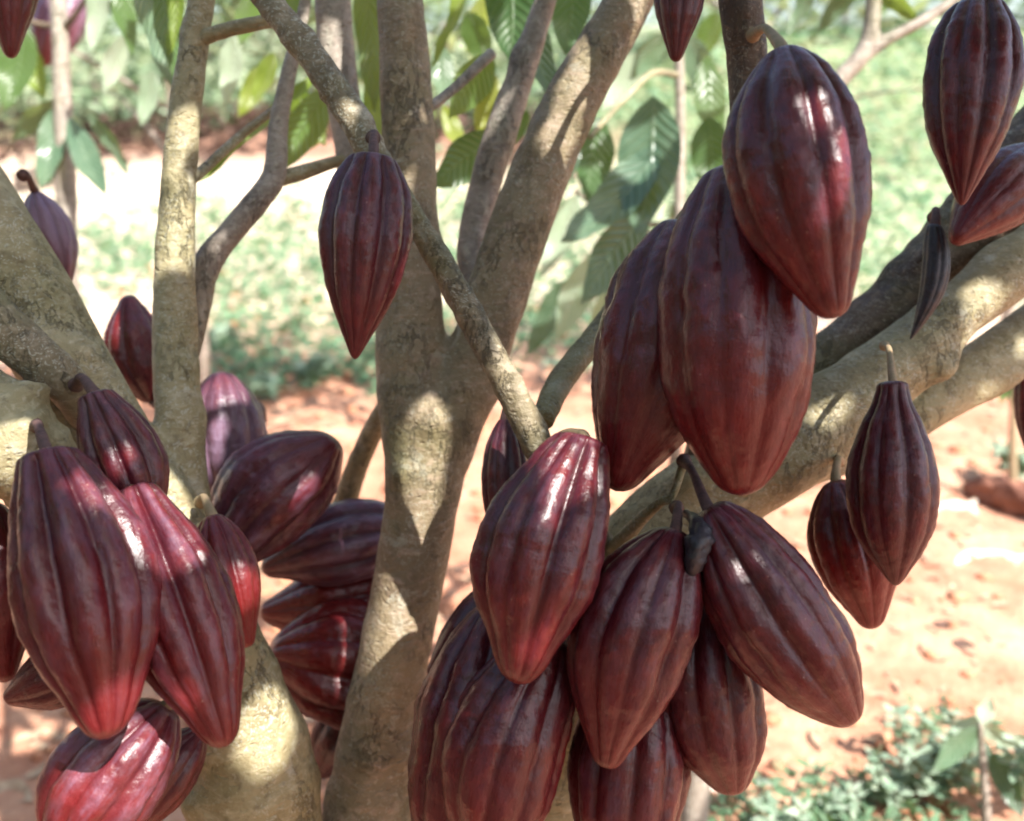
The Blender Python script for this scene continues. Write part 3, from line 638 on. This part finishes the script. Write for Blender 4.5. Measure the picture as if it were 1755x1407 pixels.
leafset(s2, [((1120, 165, 1.6), (1086, 392, 1.5), 130, 'leaf_b', dict(roll=18, tint=.25, sag=.16)),
             ((1030, 200, 1.65), (1010, 345, 1.6), 84, 'leaf', dict(roll=-20, tint=.15)),
             ((1130, 250, 1.6), (962, 400, 1.45), 100, 'leaf_b', dict(roll=35, tint=.5, sag=.15)),
             ((1110, 360, 1.6), (1000, 520, 1.5), 92, 'leaf_b', dict(roll=-15, tint=.2, sag=.1)),
             ((1080, 400, 1.7), (1040, 560, 1.7), 70, 'leaf_b', dict(roll=30, tint=.85)),
             ((1180, 60, 1.8), (1212, 200, 1.7), 60, 'leaf_b', dict(roll=30, tint=.8)),
             ((1212, 95, 1.7), (1232, 250, 1.65), 62, 'leaf', dict(roll=-20, tint=.45)),
             ((1215, 200, 1.6), (1218, 335, 1.55), 78, 'leaf', dict(roll=10, tint=.15)),
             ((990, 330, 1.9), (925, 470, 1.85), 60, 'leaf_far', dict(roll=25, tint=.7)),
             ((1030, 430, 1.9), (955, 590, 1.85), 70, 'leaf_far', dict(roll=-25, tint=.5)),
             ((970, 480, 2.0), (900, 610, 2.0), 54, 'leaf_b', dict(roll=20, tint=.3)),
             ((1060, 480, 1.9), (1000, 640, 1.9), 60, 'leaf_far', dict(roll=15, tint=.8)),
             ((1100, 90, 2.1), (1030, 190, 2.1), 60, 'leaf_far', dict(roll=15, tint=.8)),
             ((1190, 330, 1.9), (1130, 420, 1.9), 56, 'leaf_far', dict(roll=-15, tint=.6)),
             ((1140, 60, 2.0), (1080, 140, 2.0), 50, 'leaf_b', dict(roll=-30, tint=.9)),
             ((1230, 20, 1.9), (1190, 110, 1.9), 54, 'leaf', dict(roll=30, tint=.7))])
s3 = tree('cacao_sapling', 'forked pale sapling behind the largest pod, at the upper right', 'young cacao saplings behind', 'sapling')
t = Tubes()
t.add(px((1180, 1500, 1.75, 50), (1230, 1000, 1.72, 44), (1290, 600, 1.7, 40), (1370, 260, 1.68, 36), (1420, 160, 1.67, 33), (1478, 92, 1.66, 32), (1496, 20, 1.66, 28), (1500, -150, 1.66, 22)), seed=38, seg=18)
t.add(px((1468, 108, 1.66, 24), (1520, 68, 1.66, 22), (1580, 36, 1.66, 20), (1680, -30, 1.66, 16)), seed=39, seg=16)
t.build('trunk', M['bark_g'], s3, voxel=.006, smooth=3)
leafset(s3, [((1500, -20, 1.7), (1575, 40, 1.7), 34, 'leaf', dict(roll=20, tint=.8)),
             ((1480, -40, 1.7), (1400, 60, 1.75), 40, 'leaf_b', dict(roll=-20, tint=.8)),
             ((1400, -60, 1.9), (1345, 60, 1.9), 44, 'leaf_b', dict(roll=40, tint=.9))])

# ------------------------------------------------------------------ trees across the clearing
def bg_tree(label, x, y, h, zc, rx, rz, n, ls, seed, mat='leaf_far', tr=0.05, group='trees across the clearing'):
    rnd = random.Random(seed); z0 = terrain(x, y); o = tree('background_tree', label, group, 'tree', (x, y, z0))
    t = Tubes(); t.add([(Vector((0, 0, -.05)), tr*1.3), (Vector((.04, 0, zc*.4)), tr), (Vector((0, .05, zc)), tr*.8), (Vector((.05, 0, h)), tr*.3)], seg=12, seed=seed)
    for k in range(5):
        a = rnd.uniform(0, 2*PI); zz = rnd.uniform(zc*.6, h*.8)
        t.add([(Vector((0, 0, zz)), tr*.5), (Vector((math.cos(a)*rx*.5, math.sin(a)*rx*.5, zz+rz*.4)), tr*.3), (Vector((math.cos(a)*rx, math.sin(a)*rx, zz+rz*.5)), tr*.12)], seg=8, seed=seed+k)
    t.build('trunk', M['bark_g'], o)
    L = Leaves(); ncl = max(8, n//28); cl = []
    for _ in range(ncl):
        d = Vector((rnd.gauss(0, 1), rnd.gauss(0, 1), rnd.gauss(0, 1))).normalized()*rnd.uniform(.3, 1)**.5
        cl.append(Vector((d.x*rx, d.y*rx, zc+rz+d.z*rz)))
    for k in range(n):
        c = rnd.choice(cl); b = c+Vector((rnd.gauss(0, 1), rnd.gauss(0, 1), rnd.gauss(0, .8)))*(rx*.20)
        if b.z < .15: continue
        d = Vector((rnd.gauss(0, 1), rnd.gauss(0, 1), rnd.gauss(-.2, .3))).normalized()
        L.add(b, b+d*ls*rnd.uniform(.7, 1.2), Vector((rnd.gauss(0, 1), rnd.gauss(0, 1), 0)), ls*rnd.uniform(.3, .42), tint=rnd.random(), nl=4, nc=1)
    L.build('crown', M[mat], o)
    return o
def wx(px_, d): return (px_-877.5)/F*d
bg_tree('leafy young tree behind the left upright stem', wx(330, 3.6), 3.5, 2.6, 1.45, .70, .55, 800, .12, 41, tr=.02)
bg_tree('leafy young tree filling the top left beyond the thin grey sapling', wx(-40, 4.2), 4.0, 2.8, 1.30, .95, .65, 1000, .12, 42, tr=.025)
bg_tree('young tree with low leaves behind the top of the middle trunk', wx(690, 3.8), 3.7, 2.7, 1.42, .80, .55, 950, .12, 43, tr=.02)
bg_tree('young tree behind the leaves between middle trunk and right pods', wx(1260, 4.2), 4.1, 2.8, 1.50, .80, .55, 800, .12, 44, tr=.02)
bg_tree('young tree at the top right beyond the forked pale sapling', wx(1720, 5.0), 4.9, 3.0, 1.95, .8, .6, 360, .2, 45, tr=.025)
# unseen trees added behind and beside the viewpoint: they shade the near ground and darken what the pods mirror
for i, (x, y, nm) in enumerate(((-1.9, -1.2, 'standing behind and left of the viewpoint'), (-.2, -2.1, 'standing straight behind the viewpoint'), (1.7, -2.9, 'standing behind and right of the viewpoint'), (-2.6, .6, 'standing left of the picture'))):
    bg_tree('unseen leafy cacao tree added for shade, '+nm, x, y, 3.2, .5, 1.15, 1.15, 1500, .27, 140+i, mat='leaf', tr=.05, group='cacao trees in the grove')
far = [(-9.5, 15.5), (-7.2, 17), (-5.2, 15), (-3.4, 16.5), (-1.6, 15.2), (.2, 17), (2.2, 19), (4.2, 21), (6.6, 20), (9.2, 21.5), (12, 21), (-12, 17)]
names = ['far left', 'left of the pale stem', 'over the brown bank, left', 'over the brown bank, middle', 'over the brown bank, right', 'above the middle trunk', 'beyond the drooping leaves', 'beyond the green slope, left', 'beyond the green slope, middle', 'beyond the green slope, right', 'far right', 'outermost left']
for i, ((x, y), nm) in enumerate(zip(far, names)):
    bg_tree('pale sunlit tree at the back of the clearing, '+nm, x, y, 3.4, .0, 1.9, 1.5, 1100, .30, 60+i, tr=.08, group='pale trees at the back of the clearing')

# ------------------------------------------------------------------ ground cover and litter
def cover():
    rnd = random.Random(5); L = Leaves(); n = 0; tries = 0
    while n < 30000 and tries < 260000:
        tries += 1
        y = 2.2*(22/2.2)**rnd.random(); x = rnd.uniform(-.66, .66)*y
        u = x/y; f = noise.noise(Vector((x*.9, y*.9, 7)))+.5*noise.noise(Vector((x*3, y*3, 2)))
        if u < -.335:
            ok = (7.2 < y < 9.8 and f > -.7) or (y > 13.6 and f > .1) or (5.6 < y < 12.5 and f > .12)
        elif u < .28:
            ok = y > 4.35+.5*f+(0.5 if u > 0 else 0) and f > -.62
            if 10.8 < y < 14.6 and u < -.1: ok = ok and f > .1
        else:
            ok = y > 6.2-.6*f and f > -.42
        if not ok: continue
        z = terrain(x, y); cl = max(0, noise.noise(Vector((x*1.7, y*1.7, 12))))**1.3; hgt = rnd.random()**1.3*(.03+.010*y)*(1+3.5*cl)
        ls = (.032+.0085*y)*rnd.uniform(.6, 1.2)
        b = Vector((x, y, z+hgt)); d = Vector((rnd.gauss(0, 1), rnd.gauss(0, 1), rnd.gauss(.1, .35))).normalized()
        L.add(b, b+d*ls, Vector((rnd.gauss(0, 1), rnd.gauss(0, 1), rnd.gauss(0, .15))), ls*rnd.uniform(.4, .7), tint=min(1, max(0, rnd.gauss(.55+.4*f, .28))), nl=2, nc=1, wave=0)
        n += 1
    rnd = random.Random(15)
    for k in range(3000):
        y = rnd.uniform(1.15, 2.0); u = rnd.uniform(.22, .62); x = u*y
        if noise.noise(Vector((x*3, y*3, 9)))+(1.66-y)*2.0+(u-.47)*3.0 < rnd.uniform(-.15, .45): continue
        ls = rnd.uniform(.018, .042); b = Vector((x, y, terrain(x, y)+rnd.random()**1.5*.05)); d = Vector((rnd.gauss(0, 1), rnd.gauss(0, 1), rnd.gauss(.1, .3))).normalized()
        L.add(b, b+d*ls, Vector((rnd.gauss(0, 1), rnd.gauss(0, 1), rnd.gauss(0, .3))), ls*rnd.uniform(.35, .6), tint=rnd.uniform(.4, 1), nl=3, nc=1)
    tag(L.build('ground_cover', M['cover']), 'low pale green ground cover beyond the bare soil', 'ground cover', kind='stuff')
cover()
def clods():
    rnd = random.Random(8); v = []; f = []
    ico = bmesh.new(); bmesh.ops.create_icosphere(ico, subdivisions=1, radius=1); iv = [q.co.copy() for q in ico.verts]; jf = [[q.index for q in g.verts] for g in ico.faces]; ico.free()
    for k in range(5200):
        y = 1.3*(8/1.3)**rnd.random(); x = rnd.uniform(-.62, .62)*y
        if noise.noise(Vector((x*1.6, y*1.6, 4))) < rnd.uniform(-.5, .45): continue
        r = (.004+.003*y)*rnd.random()**2.6*2.2+.0015
        c = Vector((x, y, terrain(x, y)+r*.2)); sx, sy, sz = rnd.uniform(.7, 1.6), rnd.uniform(.7, 1.4), rnd.uniform(.4, .9); b = len(v)
        for q in iv: v.append(c+Vector((q.x*sx, q.y*sy, q.z*sz))*r*(1+.35*noise.noise(q*2+c*40)))
        f += [[b+j for j in g] for g in jf]
    o = link('pebbles', mesh('pebbles', v, f), M['clod']); tag(o, 'small reddish earth clods scattered on the soil', 'earth clods', kind='stuff')
clods()
def litter():
    rnd = random.Random(12); L = Leaves()
    for k in range(2600):
        y = 1.6*(13/1.6)**rnd.random(); x = rnd.uniform(-.62, .62)*y
        g = noise.noise(Vector((x*.8+9, y*.8, 1)))
        if g < rnd.uniform(-.55, .40): continue
        ls = rnd.uniform(.03, .09)*(.6+.12*y); b = Vector((x, y, terrain(x, y)+.006+.01*rnd.random()))
        a = rnd.uniform(0, 2*PI); d = Vector((math.cos(a), math.sin(a), rnd.uniform(-.02, .15)))
        L.add(b, b+d*ls, Vector((-math.sin(a), math.cos(a), rnd.uniform(-.3, .3))), ls*rnd.uniform(.3, .5), tint=0, nl=4, nc=1, sag=.1, curl=.1)
    tag(L.build('leaf_litter', M['dry']), 'dry brown leaf litter strewn over the soil', 'leaf litter', kind='stuff')
    # brown heap of dead leaves along the bank
    L = Leaves()
    for k in range(3800):
        x = rnd.uniform(-10, .8); y = rnd.uniform(12.9, 14.2); b = Vector((x, y, terrain(x, y)+rnd.random()**2*.35))
        d = rand_dir(rnd, .1); ls = rnd.uniform(.12, .3)
        L.add(b, b+d*ls, Vector((rnd.gauss(0, 1), rnd.gauss(0, 1), 0)), ls*.4, nl=2, nc=1)
    tag(L.build('dead_leaves', M['darkdry']), 'dark brown dead leaves heaped along the far bank', 'dead leaves', kind='stuff')
litter()
def fallen(label, px_, py_, ln, wd, ang, mat, sag=.12):
    g = GT(px_, py_); o = None; L = Leaves(); a = R(ang); d = Vector((math.cos(a), math.sin(a), .05))
    L.add(Vector((0, 0, .008))-d*ln*.5, Vector((0, 0, .012))+d*ln*.5, Vector((-d.y, d.x, .25)), wd, sag=sag, nl=8, nc=2)
    o = L.build('dry_leaf', M[mat]); o.location = g
    tag(o, label, 'dry leaf', 'fallen leaves on the bare soil')
fallen('dark curled fallen leaf on the soil at the right', 1636, 1090, .12, .04, -15, 'darkdry')
fallen('small dark fallen leaf just below the curled dark one', 1650, 1122, .06, .04, -40, 'darkdry')
fallen('tiny dark leaf fragment right of the two dark leaves', 1712, 1138, .03, .02, -60, 'darkdry')
fallen('grey dry leaf just right of the tip of the outswung pod', 1492, 1200, .09, .03, -50, 'dry')
fallen('dark fallen leaf left of the grooved middle pod', 808, 985, .12, .06, 10, 'darkdry')
fallen('pale bleached leaf right of the bottle shaped pod', 1640, 880, .30, .16, 40, 'pale')
fallen('pale bleached leaf at the right edge of the soil', 1700, 965, .26, .12, 10, 'pale')
fallen('pale dry leaf on the soil at the bottom, right of the pods', 1205, 1372, .12, .07, 20, 'pale')
fallen('long pale leaf below the weeds left of the middle trunk', 385, 548, .5, .16, -8, 'pale')
fallen('brown dry leaf on the shaded soil at the lower left', 60, 1265, .12, .06, 20, 'dry')
fallen('greyish dry leaf on the shaded soil at the bottom left', 25, 1360, .12, .06, -30, 'dry')
# reddish log lying at the right
g0 = GT(1650, 838); g1 = GT(1850, 900)
t = Tubes().add([(g0+Vector((0, 0, .02))-g0, .012), (g0.lerp(g1, .15)-g0+Vector((0, 0, .035)), .045), ((g0+g1)/2-g0+Vector((0, 0, .045)), .06), (g1-g0+Vector((0, 0, .05)), .07)], seg=24, n=14, lump=.5, knots=6, seed=77)
o = t.build('fallen_log', mat_plain('rotten_wood', (.10, .035, .022), (.30, .13, .08), 14, .9, .02)); o.location = g0
tag(o, 'reddish rotten log lying on the soil at the right edge', 'log')

# ------------------------------------------------------------------ small plants
def weed(label, px_, py_, h, n, ls, seed, name='weed_plant', group='low weeds at the bottom right'):
    rnd = random.Random(seed); g = GT(px_, py_); o = tree(name, label, group, 'weed', g)
    t = Tubes(); L = Leaves()
    for k in range(5):
        a = rnd.uniform(0, 2*PI); tp = Vector((math.cos(a)*h*.5, math.sin(a)*h*.5, h*rnd.uniform(.7, 1.1)))
        t.add([(Vector((0, 0, -.01)), .0022), (tp*.5+Vector((0, 0, h*.15)), .0017), (tp, .001)], n=4, seg=7, seed=k)
        for j in range(n//5):
            s = rnd.uniform(.25, 1); b = tp*s+Vector((0, 0, h*.1)); d = Vector((rnd.gauss(0, 1), rnd.gauss(0, 1), rnd.gauss(.1, .3))).normalized()
            L.add(b, b+d*ls*rnd.uniform(.6, 1.2), Vector((rnd.gauss(0, 1), rnd.gauss(0, 1), 0)), ls*rnd.uniform(.4, .6), tint=rnd.random(), nl=4, nc=1)
    t.build('stem', M['stalk'], o); L.build('foliage', M['weed'], o)
for i, (x, y, h, n, ls, nm) in enumerate([(1440, 1412, .06, 70, .03, 'pale weed left of the others at the bottom edge'), (1520, 1395, .09, 110, .035, 'pale bushy weed by the bottom edge, second from the left'),
        (1600, 1405, .13, 120, .04, 'bluish weed just left of the little pale stemmed plant'), (1745, 1400, .20, 120, .045, 'weed at the bottom right corner'),
        (1655, 1340, .13, 110, .04, 'weed behind the little pale stemmed plant'), (1560, 1345, .12, 80, .04, 'small weed at the back edge of the bottom right patch'), (1330, 1440, .10, 60, .035, 'low weed nearest to the narrow dark pod')]):
    weed(nm, x, y, h, n, ls, 90+i)
for i, (x, y, h, nm) in enumerate([(455, 690, .10, 'weed at the lower tip of the green patch left of the trunk'), (540, 655, .10, 'weed at the lower edge of the green patch beside the trunk'), (380, 600, .12, 'weed at the left edge of the green patch'),
                               (965, 660, .14, 'weed under the crook of the thin crossing branch'), (1740, 820, .14, 'bluish weed by the rotten log')]):
    weed(nm, x, y, h, 130, .075, 120+i, group='weeds at the edge of the green patch')
o = tree('seedling', 'little pale stemmed plant with one big dark leaf at the bottom right', None, 'seedling', (0, 0, 0))
g = GT(1690, 1460); top = P(1688, 1262, g.y*math.cos(PITCH)+.40)
d0 = (g-CAM).dot(FWD)
t = Tubes().add([(g, .010), (P(1690, 1380, d0), .009), (P(1684, 1300, d0), .008), (P(1680, 1240, d0), .005)], seg=14, seed=3)
t.build('stem', M['bark_g'], o)
leafset(o, [((1700, 1290, d0), (1752, 1405, d0-.05), 48, 'leaf_b', dict(roll=15, tint=.2)), ((1680, 1245, d0), (1600, 1330, d0-.03), 46, 'leaf_b', dict(roll=-30, tint=.8)),
            ((1684, 1245, d0), (1750, 1290, d0), 40, 'weed', dict(roll=30, tint=.8)), ((1680, 1240, d0), (1630, 1240, d0+.05), 36, 'weed', dict(roll=30, tint=.7)), ((1682, 1240, d0), (1700, 1195, d0), 34, 'weed', dict(roll=10, tint=.9))])
o = tree('seedling', 'green twig with a small leaf at the right edge above the log', None, 'seedling', (0, 0, 0))
d1 = 3.3
Tubes().add(px((1748, 560, d1, 12), (1742, 640, d1, 12), (1736, 740, d1, 13), (1737, 865, d1, 14)), seg=10, seed=4).build('stem', M['stalk'], o)
leafset(o, [((1740, 645, d1), (1712, 690, d1), 26, 'leaf', dict(roll=15, tint=.6)), ((1742, 640, d1), (1752, 740, d1), 30, 'leaf', dict(roll=-20, tint=.3))])
